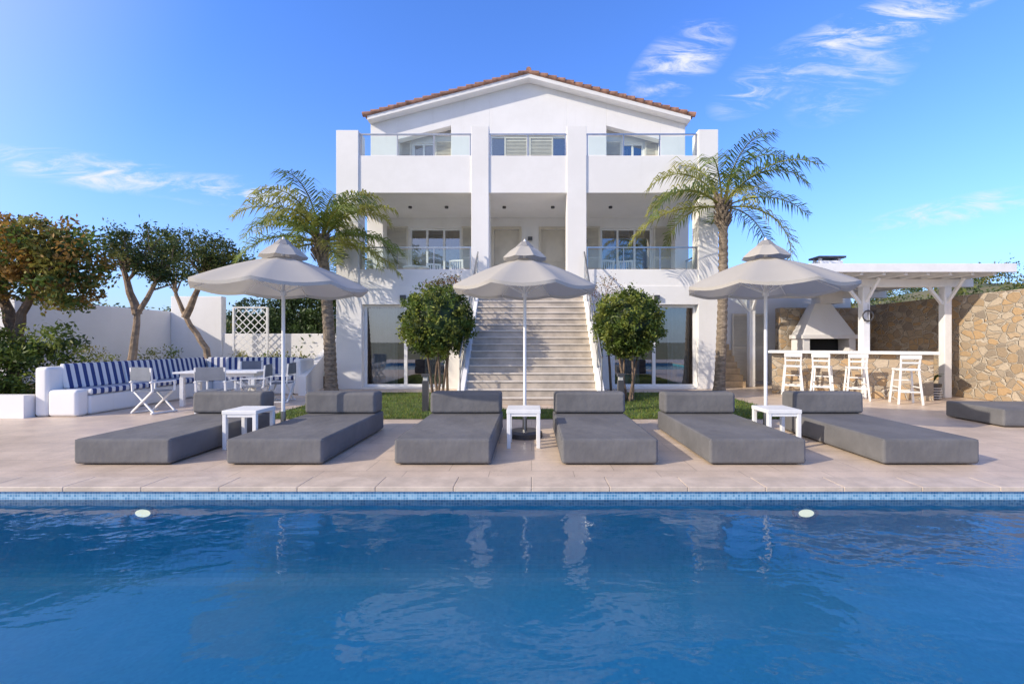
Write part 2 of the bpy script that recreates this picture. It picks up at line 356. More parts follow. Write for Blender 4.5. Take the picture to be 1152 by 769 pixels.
for sgn,xe in ((-1,-5.9),(1,5.72)):
    L=abs(xe+.1); n=int(L/.30)
    for j in range(34):
        y=16.2+j*.24
        g.tube([(-.1+sgn*.02,y,zt(-.1)+.05),(xe,y,zt(xe)+.04)],.085,7,M_terr)
    for i in range(n):
        t0=i/n; t1=(i+1.2)/n; xa=-.1+sgn*L*t0; xb=-.1+sgn*L*min(t1,1.01)
        g.tube([(xa,16.06,zt(xa)+.035),(xb,16.06,zt(xb)+.07)],[.06,.095],10,M_terr)
for i in range(22): g.tube([(-.1,16.0+i*.38,zt(-.1)+.10),(-.1,16.0+i*.38+.42,zt(-.1)+.12)],[.09,.12],10,M_terr)
g.obj('roof_tiles',house,smooth=False)
def window(mb,x0,x1,z0,z1,y,nm,fw=.06,m=M_wht,mid=False):
    e=.002
    mb.box(x0+e,x1-e,y,y+.07,z0+e,z0+fw,m); mb.box(x0+e,x1-e,y,y+.07,z1-fw,z1-e,m)
    mb.box(x0+e,x0+fw,y,y+.07,z0+fw,z1-fw,m); mb.box(x1-fw,x1-e,y,y+.07,z0+fw,z1-fw,m)
    for i in range(1,nm):
        xx=x0+(x1-x0)*i/nm; mb.box(xx-fw*.6,xx+fw*.6,y-.005,y+.065,z0+fw,z1-fw,m)
    if mid: zz=z0+(z1-z0)*.68; mb.box(x0+fw,x1-fw,y+.01,y+.055,zz-.02,zz+.02,m)
    mb.add([(x0+fw,y+.04,z0+fw),(x1-fw,y+.04,z0+fw),(x1-fw,y+.04,z1-fw),(x0+fw,y+.04,z1-fw)],[(0,1,2,3)],M_win)
def shutter(mb,x0,x1,z0,z1,y,m=M_shut):
    w=.055
    mb.box(x0,x0+w,y,y+.045,z0,z1,m);mb.box(x1-w,x1,y,y+.045,z0,z1,m)
    zm=(z0+z1)/2
    for a in (z0,zm-w/2,z1-w): mb.box(x0+w,x1-w,y,y+.045,a,a+w,m)
    z=z0+.09
    while z<z1-.09:
        if abs(z-zm)>.06: mb.bar((x0+w,y+.022,z),(x1-w,y+.022,z),.010,.062,m,up=(0,.6,.8))
        z+=.05
    mb.box(x0+w,x1-w,y+.046,y+.05,z0+w,z1-w,m)
def curtain(mb,x0,x1,z0,z1,y,m):
    n=int((x1-x0)/.03); vs=[];fs=[]
    for i in range(n+1):
        x=x0+(x1-x0)*i/n; yy=y+.035*math.sin(i*1.05+math.sin(i*.23)*2)
        vs+= [(x,yy,z0),(x,yy,z1)]
        if i: fs.append((2*i-2,2*i,2*i+1,2*i-1))
    mb.add(vs,fs,m)
g=MB(); cu=MB()
for h in (HL,HR):
    window(g,h[0],h[1],h[2],h[3],F+.22,2,.08)
    s=(h[1]-h[0])
    curtain(cu,h[0]+.1,h[0]+s*.36,.1,2.45,F+.55,M_cur); curtain(cu,h[1]-s*.30,h[1]-.08,.1,2.45,F+.55,M_cur)
for h in W1[:2]:
    window(g,h[0],h[1],h[2],h[3],16.5,3,.06); curtain(cu,h[0],h[0]+.55,3.9,5.5,16.8,M_curo); curtain(cu,h[1]-.75,h[1],3.9,5.5,16.8,M_curo)
    shutter(g,h[0]-.95,h[0]-.04,3.3,5.55,16.34); shutter(g,h[1]+.04,h[1]+.72,3.3,5.55,16.34)
for h in W2:
    window(g,h[0],h[1],h[2],h[3],16.9,2,.06); curtain(cu,h[0],h[0]+.3,7.0,8.7,17.3,M_cur)
shutter(g,-4.84,-4.44,7.0,8.8,16.79); shutter(g,-3.56,-2.93,7.0,8.8,16.79); shutter(g,2.72,3.31,7.0,8.8,16.79); shutter(g,4.19,4.63,7.0,8.8,16.79)
window(g,-1.5,1.28,7.0,8.85,16.5,4,.07); shutter(g,-.98,-.14,7.03,8.8,16.44); shutter(g,-.08,.78,7.03,8.8,16.44)
for h in W1[2:]:
    a,b=h[0],h[1]; g.box(a+.002,b-.002,16.5,16.56,3.06,5.448,M_door)
    for zz,zh in ((3.25,.9),(4.3,.95)):
        g.box(a+.15,b-.15,16.475,16.5,zz,zz+zh,M_door)
        g.box(a+.22,b-.22,16.465,16.475,zz+.07,zz+zh-.07,M_door)
    g.box(a-.09,a,16.36,16.41,3.06,5.54,M_door); g.box(b,b+.09,16.36,16.41,3.06,5.54,M_door); g.box(a,b,16.36,16.41,5.45,5.54,M_door)
    g.tube([(b-.09,16.42,4.1),(b-.09,16.42,4.25)],.015,8,M_steel)
g.obj('windows_and_doors',house,bevel=.004,seg=1)
cu.obj('curtains',house)
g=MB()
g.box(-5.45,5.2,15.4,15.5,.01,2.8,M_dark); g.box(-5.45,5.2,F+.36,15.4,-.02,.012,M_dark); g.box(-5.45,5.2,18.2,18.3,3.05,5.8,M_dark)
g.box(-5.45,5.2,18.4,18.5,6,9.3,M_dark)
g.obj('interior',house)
g=MB()
def rail(x0,x1,y,z0,z1,along='x'):
    n=max(1,round((x1-x0)/1.15))
    P=(lambda t,z:(t,y,z)) if along=='x' else (lambda t,z:(y,t,z))
    g.bar(P(x0,z1),P(x1,z1),.05,.04,M_steel)
    for i in range(n+1):
        t=x0+.04+(x1-x0-.08)*i/n; g.bar(P(t,z0),P(t,z1-.02),.03,.03,M_steel)
    for i in range(n):
        a=x0+.04+(x1-x0-.08)*i/n+.03; b=x0+.04+(x1-x0-.08)*(i+1)/n-.03
        g.add([P(a,z0+.05),P(b,z0+.05),P(b,z1-.06),P(a,z1-.06)],[(0,1,2,3)],M_glr)
for a,b in bays: rail(a,b,F+.12,6.94,7.60)
for a,b in (bays[0],bays[2]): rail(a,b,F+.11,3.56,4.22)
for x in (-5.68,5.40): rail(F+.55,15.9,x,3.56,4.22,'y'); rail(F+.55,16.35,x,6.94,7.6,'y')
g.obj('balcony_railings',house)
g=MB(); ns=18; r=3.06/ns; tr=(F-10.1)/ns
for i in range(ns):
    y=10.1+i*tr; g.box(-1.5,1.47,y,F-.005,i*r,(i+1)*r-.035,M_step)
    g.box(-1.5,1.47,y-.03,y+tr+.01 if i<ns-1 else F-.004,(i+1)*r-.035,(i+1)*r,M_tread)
for x0 in (-1.66,1.47):
    g.prismX([(9.98,0),(F-.002,0),(F-.002,3.12),(F-.15,3.12),(9.98,.16)],x0,x0+.16,M_pl)
g.obj('staircase',house,bevel=.006,seg=1)
g=MB()
for x in (-1.58,1.55):
    zz=lambda y:.16+(y-9.98)*(2.96/3.37)
    for k in range(6):
        y=10.05+k*.66; g.tube([(x,y,zz(y)),(x,y,zz(y)+.88)],.017,8,M_steel)
    for h,rr in ((.88,.024),(.62,.007),(.40,.007),(.2,.007)): g.tube([(x,10.0,zz(10.0)+h),(x,13.4,zz(13.4)+h)],rr,8,M_steel)
g.obj('stair_handrail',house)
g=MB()
for x,y,z in ((-3.8,F-.05,2.72),(3.7,F-.05,2.72),(-.05,16.3,5.1),(-1.9,16.3,5.0),(1.9,16.3,5.0)):
    g.box(x-.08,x+.08,y-.05,y+.06,z-.06,z+.06,M_bol)
for x in (-4,-2.8,-.9,.7,2.6,4.1): g.tube([(x,15,5.80),(x,15,5.87)],.06,12,M_bol)
g.obj('wall_lamps',house)
def armchair(loc,rz,m=M_wht):
    g=MB(); g.box(-.24,.24,-.24,.24,.42,.46,m)
    for x in (-.22,.22):
        for y in (-.22,.22): g.bar((x*1.1,y*1.15,0),(x,y,.44),.035,.035,m)
        g.bar((x,.22,.44),(x,.30,.9),.035,.035,m); g.bar((x,-.22,.64),(x,.26,.66),.04,.025,m); g.bar((x,-.22,.44),(x,-.22,.64),.03,.03,m)
    for k in range(6): xx=-.18+k*.072; g.bar((xx,.23,.46),(xx,.30,.88),.03,.012,m)
    g.bar((-.24,.30,.9),(.24,.30,.9),.04,.05,m)
    g.obj('patio_armchair',loc=loc,rz=rz,bevel=.006,seg=1)
for x,y,rz in ((-4.9,14.6,2.2),(-3.1,14.7,.4),(-2.3,14.6,2.9),(2.3,14.6,3.5),(3.1,14.7,2.7)): armchair((x,y,3.05),rz)
g=MB(); g.tube([(0,0,.70),(0,0,.74)],.42,24,M_wht); g.tube([(0,0,0),(0,0,.7)],.04,10,M_wht); g.tube([(0,0,0),(0,0,.03)],.25,20,M_wht); g.obj('balcony_table',loc=(-3.7,14.6,3.05))

# ------------------------------------------------------------------ sun loungers
def lounger(x0,y0,name='sun_lounger',w=1.10,L=2.15,rz=0):
    e=empty(name,(x0+w/2,y0,0),rz)
    def cushion(x0,x1,y0,y1,z0,z1,nm,bev):
        g=MB(); g.box(x0,x1,y0,y1,z0,z1,M_fab)
        o=g.obj(nm,e,bevel=bev,seg=4,smooth=True); o.modifiers.new('wn','WEIGHTED_NORMAL'); return o
    cushion(-w/2,w/2,0,L,.015,.30,'mattress_base',.035)
    hc=cushion(-w/2+.005,w/2-.005,-.17,.17,-.1625,.1625,'headrest_cushion',.05)
    hc.location=(R.uniform(-.01,.01),L-.19,.466); hc.rotation_euler=(rad(R.uniform(-3,0)),0,rad(R.uniform(-1.2,1.2)))
    g=MB(); k=.021; zz=.283
    g.tube([(-w/2+k,k-.012,zz),(w/2-k,k-.012,zz)],.006,6,M_fab); g.tube([(-w/2+.006,k,zz),(-w/2+.006,L-k,zz)],.006,6,M_fab); g.tube([(w/2-.006,k,zz),(w/2-.006,L-k,zz)],.006,6,M_fab)
    for sx in (-1,1): g.tube([(sx*(w/2+.0005),.02,.06),(sx*(w/2+.0005),L-.02,.06)],.004,5,M_fab)
    g.obj('piping',e)
    return e
for x in (-5.20,-3.47,-1.56,.34,2.02,3.99): lounger(x,5.16)
lounger(8.75,7.9,rz=rad(-92),w=1.1,L=2.1).location=(7.75,8.0,0)
for x,y in ((-4.02,5.9),(-.33,5.97),(3.10,5.97)):
    g=MB(); w=.45
    g.box(0,w,0,w,.46,.51,M_wht)
    for a in (0.005,w-.055):
        for b in (0.005,w-.055): g.box(a,a+.05,b,b+.05,0,.46,M_wht)
    g.box(.055,w-.055,.012,.03,.42,.46,M_wht); g.box(.055,w-.055,w-.03,w-.012,.42,.46,M_wht)
    g.obj('side_table',loc=(x,y,0),bevel=.006,seg=2)
# ------------------------------------------------------------------ umbrellas
def umbrella(x,y,Rr,rot,lean=0):
    e=empty('patio_umbrella',(x,y,0),rot); g=MB(); n=8; K=6
    def ring(t,r0,z0,r1,z1,sag):
        out=[]
        for k in range(n*K):
            a=2*math.pi*k/(n*K); ph=(k%K)/K
            q=math.cos(math.pi/n)/math.cos((a%(2*math.pi/n))-math.pi/n)
            r=(r0+(r1-r0)*t)*q; z=z0+(z1-z0)*t-sag*math.sin(math.pi*ph)*t*1.0 + .03*math.sin(math.pi*t)
            out.append((r*math.cos(a),r*math.sin(a),z))
        return out
    T=8; vs=[];fs=[]
    for i in range(T+1): vs+=ring(i/T,.12,2.62,Rr,2.20,.05)
    m=n*K
    for i in range(T):
        for k in range(m): k2=(k+1)%m; fs.append((i*m+k,i*m+k2,(i+1)*m+k2,(i+1)*m+k))
    g.add(vs,fs,M_umb)
    rim=ring(1,.12,2.62,Rr,2.20,.05); hv=rim+[(p[0]*1.002,p[1]*1.002,p[2]-.045) for p in rim]
    g.add(hv,[(k,(k+1)%m,(k+1)%m+m,k+m) for k in range(m)],M_umb)
    g.obj('canopy',e,smooth=True)
    g=MB(); vs=[];fs=[]
    for i in range(4): vs+=ring(i/3,.03,2.85,.34,2.63,.01)
    for i in range(3):
        for k in range(m): k2=(k+1)%m; fs.append((i*m+k,i*m+k2,(i+1)*m+k2,(i+1)*m+k))
    g.add(vs,fs,M_umb)
    g.tube([(0,0,2.74),(0,0,2.80),(0,0,2.88)],[.17,.14,.06],8,M_cap); g.obj('vent_cap',e)
    g=MB(); g.tube([(0,0,0),(0,0,2.80)],.024,12,M_wht); g.tube([(0,0,2.86),(0,0,2.92)],[.03,.012],12,M_wht)
    for k in range(8):
        a=2*math.pi*k/8; c,s=math.cos(a),math.sin(a)
        g.tube([(c*.03,s*.03,2.58),(c*Rr*.98,s*Rr*.98,2.18)],.009,6,M_wht); g.tube([(c*.04,s*.04,2.12),(c*Rr*.5,s*Rr*.5,2.375)],.007,6,M_wht)
    g.tube([(0,0,2.07),(0,0,2.15)],.045,12,M_wht); g.tube([(0,0,2.54),(0,0,2.6)],.045,12,M_wht)
    g.obj('pole_and_ribs',e)
    g=MB(); g.tube([(0,0,0),(0,0,.07),(0,0,.1)],[.26,.26,.2],24,M_bol); g.tube([(0,0,.1),(0,0,.4)],.035,12,M_steel); g.obj('base',e)
umbrella(-3.60,6.6,1.17,.2); umbrella(-.10,6.75,1.07,.39); umbrella(3.42,6.65,1.14,.05)

# ------------------------------------------------------------------ left dining area
g=MB()
g.box(-9.30,-9.05,8.5,12.9,0,.93,M_pl); g.box(-9.05,-8.5,8.5,8.75,0,.5,M_pl)
g.box(-9.05,-8.5,8.75,12.3,0,.38,M_pl); g.box(-9.05,-6.35,12.65,12.9,0,.93,M_pl); g.box(-8.5,-6.35,12.1,12.64,0,.38,M_pl); g.box(-6.35,-6.15,12.1,12.9,0,.95,M_pl)
o=g.obj('masonry_bench',bevel=.06,seg=3,smooth=True); o.modifiers.new('wn','WEIGHTED_NORMAL')
g=MB()
for k in range(3):
    a=8.78+k*1.27; g.box(-9.02,-8.48,a,a+1.25,.385,.50,M_strY)
    vs=[(-9.04,a,.5),(-8.92,a,.5),(-9.02,a,.98),(-9.12,a,.98)]; vs+=[(x,a+1.25,z) for x,_,z in vs]
    g.add(vs,[(0,1,2,3),(7,6,5,4),(0,4,5,1),(1,5,6,2),(2,6,7,3),(3,7,4,0)],M_strY)
for k in range(2):
    a=-8.9+k*1.27; g.box(a,a+1.25,12.1,12.62,.385,.50,M_strX); g.box(a,a+1.25,12.5,12.66,.5,.98,M_strX)
g.obj('striped_cushions',bevel=.03,seg=3,fix=True)
def director(loc,rz):
    g=MB(); m=M_wht
    for x in (-.26,.26):
        g.bar((x,-.25,.02),(x,.25,.02),.04,.03,m); g.bar((x,-.22,.62),(x,.27,.62),.05,.025,m)
        g.bar((x,-.2,.43),(x,-.2,.62),.035,.03,m); g.bar((x,.22,.43),(x,.25,.90),.035,.03,m)
    for y in (-.2,.2):
        g.bar((-.26,y,.03),(.26,y,.44),.03,.035,m); g.bar((.26,y+.03,.03),(-.26,y+.03,.44),.03,.035,m)
    g.box(-.26,.26,-.22,.22,.43,.445,M_fabs); g.bar((-.27,.25,.78),(.27,.25,.78),.02,.26,M_fabs)
    g.obj('director_chair',loc=loc,rz=rz,bevel=.004,seg=1)
director((-7.5,9.05,0),rad(165)); director((-6.0,9.9,0),rad(-75)); director((-5.9,10.7,0),rad(-80)); director((-7.2,11.5,0),rad(5)); director((-6.3,9.1,0),rad(190))
g=MB(); g.box(-.85,.85,-.45,.45,.71,.75,M_wht); g.box(-.75,.75,-.36,.36,.63,.71,M_wht)
for x in (-.72,.72):
    for y in (-.32,.32): g.box(x-.04,x+.04,y-.04,y+.04,0,.63,M_wht)
g.obj('dining_table',loc=(-6.95,10.35,0),rz=rad(8),bevel=.006)
g=MB()
g.box(-16,-9.32,8.35,8.55,0,.42,M_pl); g.box(-15.9,-9.32,8.55,16.4,0,.33,M_soil)
g.box(-9.3,-6.3,12.92,16.4,0,.36,M_soil)
g.obj('planter_bed')
g=MB(); g.box(-13.3,-13.05,11.5,16.7,0,2.5,M_pl); g.box(-16,-13.31,11.5,11.7,0,2.5,M_pl); g.obj('garden_wall',bevel=.02)
g=MB(); g.box(-13.04,-11.2,16.45,16.7,0,3.05,M_pl); g.box(-11.2,-6.2,16.5,16.68,0,1.7,M_pl); g.obj('garden_wall',bevel=.02)
g=MB(); x0,x1,z0,z1=-10.6,-9.4,.5,2.6
for k in range(-14,14):
    for sg in (1,-1):
        t=k*.14
        xs=[(x0+.6+t*2+sg*(z-(z0+z1)/2),z) for z in np.linspace(z0,z1,40)]
        xs=[p for p in xs if x0<=p[0]<=x1]
        if len(xs)>2: g.bar((xs[0][0],16.2+.012*sg,xs[0][1]),(xs[-1][0],16.2+.012*sg,xs[-1][1]),.012,.03,M_wht,up=(1,0,0))
for a in (x0,x1): g.box(a-.03,a+.03,16.16,16.24,.3,z1+.03,M_wht)
g.box(x0+.03,x1-.03,16.16,16.24,z1,z1+.05,M_wht)
g.obj('lattice_screen')
g=MB()
pts=[(-6.0-.55*math.sin(t/14*2.2),11.9+t*.36,.5+1.55*(t/14)**1.2) for t in range(15)]
vs=[];fs=[]
for x,y,z in pts: vs+=[(x-.1,y,0),(x+.1,y,0),(x+.1,y,z),(x-.1,y,z)]
for i in range(14):
    for k in range(4): fs.append((4*i+k,4*i+(k+1)%4,4*i+4+(k+1)%4,4*i+4+k))
fs+= [(0,1,2,3),tuple(56+k for k in (3,2,1,0))]
g.add(vs,fs,M_pl); g.obj('curved_ramp_wall',fix=True)

for x,y in ((-2.14,9.2),(1.82,9.3)):
    g=MB(); g.box(-.06,.06,-.06,.06,0,.62,M_bol); g.box(-.045,.045,-.045,.045,.62,.70,M_cur); g.box(-.07,.07,-.07,.07,.70,.76,M_bol); g.obj('bollard_light',loc=(x,y,0),bevel=.004)

# ------------------------------------------------------------------ pergola, bar, bbq
per=empty('bbq_pergola')
g=MB()
g.box(6.46,11.25,10.6,14.9,3.10,3.20,M_wht); g.box(6.44,11.27,10.56,10.6,3.02,3.22,M_wht)
for y in (11.5,14.3): g.box(6.65,11.1,y-.08,y+.08,2.78,2.98,M_wht)
x=6.7
while x<11.1: g.box(x-.04,x+.04,10.66,14.8,2.965,3.098,M_wht); x+=.52
for px_,py_ in ((10.45,11.5),(8.4,11.5),(6.9,14.3)):
    g.box(px_-.09,px_+.09,py_-.09,py_+.09,0,2.785,M_wht)
    g.bar((px_-.07,py_,2.35),(px_-.45,py_,2.82),.07,.08,M_wht,up=(0,1,0))
    g.bar((px_,py_-.07,2.4),(px_,py_-.5,2.95),.07,.07,M_wht,up=(1,0,0))
g.obj('timber_frame',per,bevel=.008,seg=1)
g=MB()
xx,yy,zz=8.4,11.36,2.05
for a in range(16): g.tube([(xx+.13*math.cos(a*.393),yy,zz+.13*math.sin(a*.393)),(xx+.13*math.cos((a+1)*.393),yy,zz+.13*math.sin((a+1)*.393))],.018,6,M_bol)
g.tube([(xx,yy,zz+.13),(xx,yy,zz+.3)],.006,6,M_bol); g.tube([(xx,yy,zz-.16),(xx,yy,zz+.16)],.012,6,M_bol); g.bar((xx-.1,yy,zz-.12),(xx+.1,yy,zz-.12),.015,.02,M_bol)
g.obj('anchor_ornament',per)
A=Vector((6.6,12.5,0)); B=Vector((9.5,10.75,0)); d=(B-A).normalized(); nrm=Vector((d.y,-d.x,0))
L=(B-A).length; ang=math.atan2(d.y,d.x)
g=MB(); g.box(0,L,0,.38,0,1.10,M_stone); g.box(-.08,L+.08,-.22,.5,1.10,1.17,M_wht)
g.box(-.005,.38,.38,1.8,0,1.098,M_stone)
g.obj('stone_bar_counter',loc=tuple(A),rz=ang,bevel=.01)
def stool(loc,rz):
    g=MB(); m=M_wht; w=.17
    for sx in (-1,1):
        for sy in (-1,1): g.bar((sx*.23,sy*.22,0),(sx*w,sy*w,.76),.04,.04,m)
        g.bar((sx*.20,-.19,.38),(sx*.20,.19,.38),.03,.03,m); g.bar((sx*w,w,.76),(sx*.18,.22,1.08),.038,.03,m)
    for sy,z in ((-1,.28),(1,.28),(-1,.52)): g.bar((-.205,sy*.20,z),(.205,sy*.20,z),.03,.03,m)
    g.box(-.2,.2,-.2,.2,.755,.80,m); g.bar((-.2,.225,1.06),(.2,.225,1.06),.03,.09,m); g.bar((-.18,.205,.93),(.18,.205,.93),.02,.04,m)
    g.obj('bar_stool',loc=loc,rz=rz,bevel=.006,seg=1)
for t,off,rr in ((.5,.45,.1),(1.15,.5,-.15),(1.85,.55,.1),(2.75,.85,.25)):
    p=A+d*t+nrm*off; stool((p.x,p.y,0),ang+math.pi+rr)
g=MB(); g.box(8.3,9.9,13.9,14.55,0,.95,M_pl); g.box(8.3,8.5,13.9,14.55,.95,1.5,M_pl); g.box(9.7,9.9,13.9,14.55,.95,1.5,M_pl); g.box(8.5,9.7,14.4,14.55,.95,1.5,M_soot); g.box(8.5,9.7,13.92,14.4,.951,.97,M_soot)
def frus(x0,x1,y0,y1,z0,X0,X1,Y0,Y1,z1,m):
    vs=[(x0,y0,z0),(x1,y0,z0),(x1,y1,z0),(x0,y1,z0),(X0,Y0,z1),(X1,Y0,z1),(X1,Y1,z1),(X0,Y1,z1)]
    g.add(vs,[(0,3,2,1),(4,5,6,7),(0,1,5,4),(1,2,6,5),(2,3,7,6),(3,0,4,7)],m)
g.box(8.24,9.96,13.84,14.56,1.5,1.62,M_pl); frus(8.3,9.9,13.9,14.55,1.62,8.85,9.35,14.2,14.55,2.6,M_pl)
g.box(8.95,9.65,14.1,14.55,2.6,3.92,M_pl); g.box(8.88,9.72,14.05,14.6,4.00,4.06,M_bol)
for a in (8.97,9.55):
    g.box(a,a+.08,14.17,14.25,3.92,4.0,M_pl); g.box(a,a+.08,14.44,14.52,3.92,4.0,M_pl)
for k in range(9): g.tube([(8.55+k*.13,13.95,1.12),(8.55+k*.13,14.38,1.12)],.008,6,M_steel)
g.obj('barbecue_oven',bevel=.012,seg=2)
g=MB(); g.box(8.0,10.9,14.65,14.95,0,2.5,M_stone); g.box(10.9,11.25,7.2,14.95,0,2.58,M_stone); g.obj('stone_wall',bevel=.02)
g=MB(); g.box(5.7,10.8,15.4,15.6,0,2.95,M_pl); g.obj('annex_wall')
g=MB(); shutter(g,7.35,7.95,.1,2.35,15.3); shutter(g,6.75,7.33,.1,2.35,15.3); g.obj('shutter_door')
g=MB()
for k in range(7): g.box(5.75,6.6,14.0+k*.2,15.39,k*.19,(k+1)*.19,M_sign)
g.obj('garden_steps',bevel=.01)
g=MB(); g.tube([(0,0,0),(0,0,.35),(0,0,.38)],[.13,.19,.19],20,M_bol)
for k in range(6): g.tube([(0,0,.06*k+.03),(0,0,.06*k+.045)],.2-.03*abs(2.5-k)*.2,20,M_wht)
for k in range(30):
    a=R.uniform(0,6.28); l=R.uniform(.1,.25); g.tube([(0,0,.36),(math.cos(a)*l*.5,math.sin(a)*l*.5,.36+l),(math.cos(a)*l,math.sin(a)*l,.36+l*1.1)],[.012,.01,.002],4,L_ball[0])
g.obj('potted_plant',loc=(9.85,11.2,0))

# ------------------------------------------------------------------ vegetation
def frond(g,base,az,e0,L,droop,mats,seed):
    rr=random.Random(seed); n=48; p=Vector(base); ca,sa=math.cos(az),math.sin(az); e=e0; pts=[p.copy()]; dirs=[]
    for i in range(n):
        t=i/n; e=e0-droop*(t**1.25); dd=Vector((ca*math.cos(e),sa*math.cos(e),math.sin(e))); dirs.append(dd); p=p+dd*(L/n); pts.append(p.copy())
    q=pts[::4]+[pts[-1]]; g.tube(q,[.026*(1-.9*i/len(q)) for i in range(len(q))],5,mats[1],cap=False)
    side=Vector((-sa,ca,0)); tw=rr.uniform(-.3,.3); m=mats[rr.choice([0,0,1,1,2])]
    for i in range(6,n):
        t=i/n
        for sg in (-1,1):
            l=L*.28*(math.sin(math.pi*(.14+.78*t))**.7)*rr.uniform(.7,1.15)
            up=dirs[i].cross(side)
            if up.z<0: up=-up
            out=(side*sg*math.cos(tw)+up*(.25+rr.uniform(-.4,.35))+dirs[i]*(.7+rr.uniform(-.25,.3))).normalized()
            a=pts[i]; b=a+out*l*.5; c=b+(out+Vector((0,0,-1.0-.4*rr.random()))).normalized()*l*.5
            w=dirs[i]*.018
            g.add([a-w*.6,a+w*.6,b+w,b-w,c],[(0,1,2,3),(3,2,4)],m)
def palm(x,y,h,top,nf,L,seed,name='palm_tree',droop=(1.3,2.2),r=.17):
    rr=random.Random(seed); g=MB(); pts=[];rs=[]
    n=60
    for i in range(n+1):
        t=i/n; pts.append((x+(top[0]-x)*t+.05*math.sin(3*t),y+(top[1]-y)*t,h*t)); rs.append(r*(1.15-.25*t+(.25*max(0,.08-t)/.08))+ (.010 if i%2 else -.005)+ (.06*max(0,(t-.85)/.15)))
    g.tube(pts,rs,14,M_palmb)
    T=Vector(pts[-1])
    for i in range(60):
        a=i*2.4; z=h-.75+.75*i/60; q=Vector((T.x+math.cos(a)*r*.95,T.y+math.sin(a)*r*.95,z)); g.bar(q,q+Vector((math.cos(a)*.12,math.sin(a)*.12,.2)),.06,.03,M_palmb)
    for i in range(nf):
        t=i/nf; az=i*2.39996+rr.uniform(-.2,.2); e0=rad(80-92*t**1.1)+rr.uniform(-.12,.12)
        frond(g,T+Vector((math.cos(az)*.1,math.sin(az)*.1,-.25*t)),az,e0,L*rr.uniform(.85,1.08),rr.uniform(*droop)*(1-.35*t),L_pal,seed*100+i)
    g.obj(name)
palm(-5.45,12.4,4.3,(-5.75,12.4),34,2.3,3,droop=(1.5,2.3),r=.14)
palm(5.15,12.5,5.3,(5.25,12.5),20,2.6,8,droop=(1.5,2.4),r=.125)

def tree(name,paths,blobs,nclump,nleaf,spread,L,W,mats,bark,rb=.09,seed=1):
    rr=random.Random(seed); g=MB()
    tops=[]
    for pts in paths:
        n=len(pts); q=[]
        for i in range(n-1):
            for k in range(4):
                t=k/4; a=Vector(pts[i]).lerp(Vector(pts[i+1]),t); q.append(a+Vector((rr.uniform(-.02,.02),rr.uniform(-.02,.02),0)))
        q.append(Vector(pts[-1])); m=len(q); g.tube(q,[rb*(1.25-.75*i/m) for i in range(m)],9,bark); tops+=q[m//2:]
    for b in blobs:
        c=Vector(b[0]); r=b[1]
        for i in range(int(nclump*b[2])):
            while True:
                u=Vector((rr.uniform(-1,1),rr.uniform(-1,1),rr.uniform(-1,1)))
                if .25<u.length<1: break
            p=c+Vector((u.x*r[0],u.y*r[1],u.z*r[2]))
            if tops and i%2==0:
                s=min(tops,key=lambda q:(q-p).length+rr.uniform(0,.5)); mid=s.lerp(p,.5)+Vector((rr.uniform(-.12,.12),rr.uniform(-.12,.12),rr.uniform(-.05,.12)))
                g.tube([s,mid,p],[rb*.32,rb*.18,.006],5,bark,cap=False)
            sp=spread*rr.uniform(.6,1.3)
            lv=rr.random(); mm=mats[-1] if lv<.3 else (mats[0] if lv<.7 else mats[1 if len(mats)>1 else 0])
            g.leaves(p,(sp,sp,sp*.7),nleaf,L,W,mm)
    g.obj(name)
tree('garden_tree',[[(-11.2,9.8,.3),(-11.15,9.8,1.2),(-10.9,9.75,2.0),(-10.5,9.7,2.8)],[(-11.05,9.8,1.4),(-11.5,9.9,2.3),(-11.6,9.9,3.2)]],
     [((-11.2,9.7,3.15),(1.15,.9,1.0),1.15),((-10.1,9.6,3.2),(1.0,.8,.8),.9),((-9.9,9.6,2.5),(.55,.6,.4),.3)],105,58,.13,.11,.055,L_or,M_bark,.10,5)
tree('garden_tree',[[(-10.3,11.6,.3),(-10.15,11.6,1.2),(-10.0,11.55,2.1),(-9.5,11.5,2.9)],[(-10.0,11.55,2.1),(-10.3,11.5,3.2)]],
     [((-9.8,11.5,3.7),(.95,.8,.6),.75),((-9.2,11.5,3.2),(.55,.6,.3),.3)],105,58,.12,.09,.042,L_tree,M_bark2,.085,6)
tree('garden_tree',[[(-9.45,13.4,.3),(-9.55,13.4,1.2),(-10.1,13.3,2.1),(-10.4,13.3,2.8)],[(-10.1,13.3,2.1),(-9.6,13.3,3.3)]],
     [((-9.9,13.3,4.0),(1.2,.8,.6),.75),((-9.0,13.3,3.7),(.85,.6,.4),.5)],110,58,.13,.095,.042,L_tree,M_bark2,.085,7)
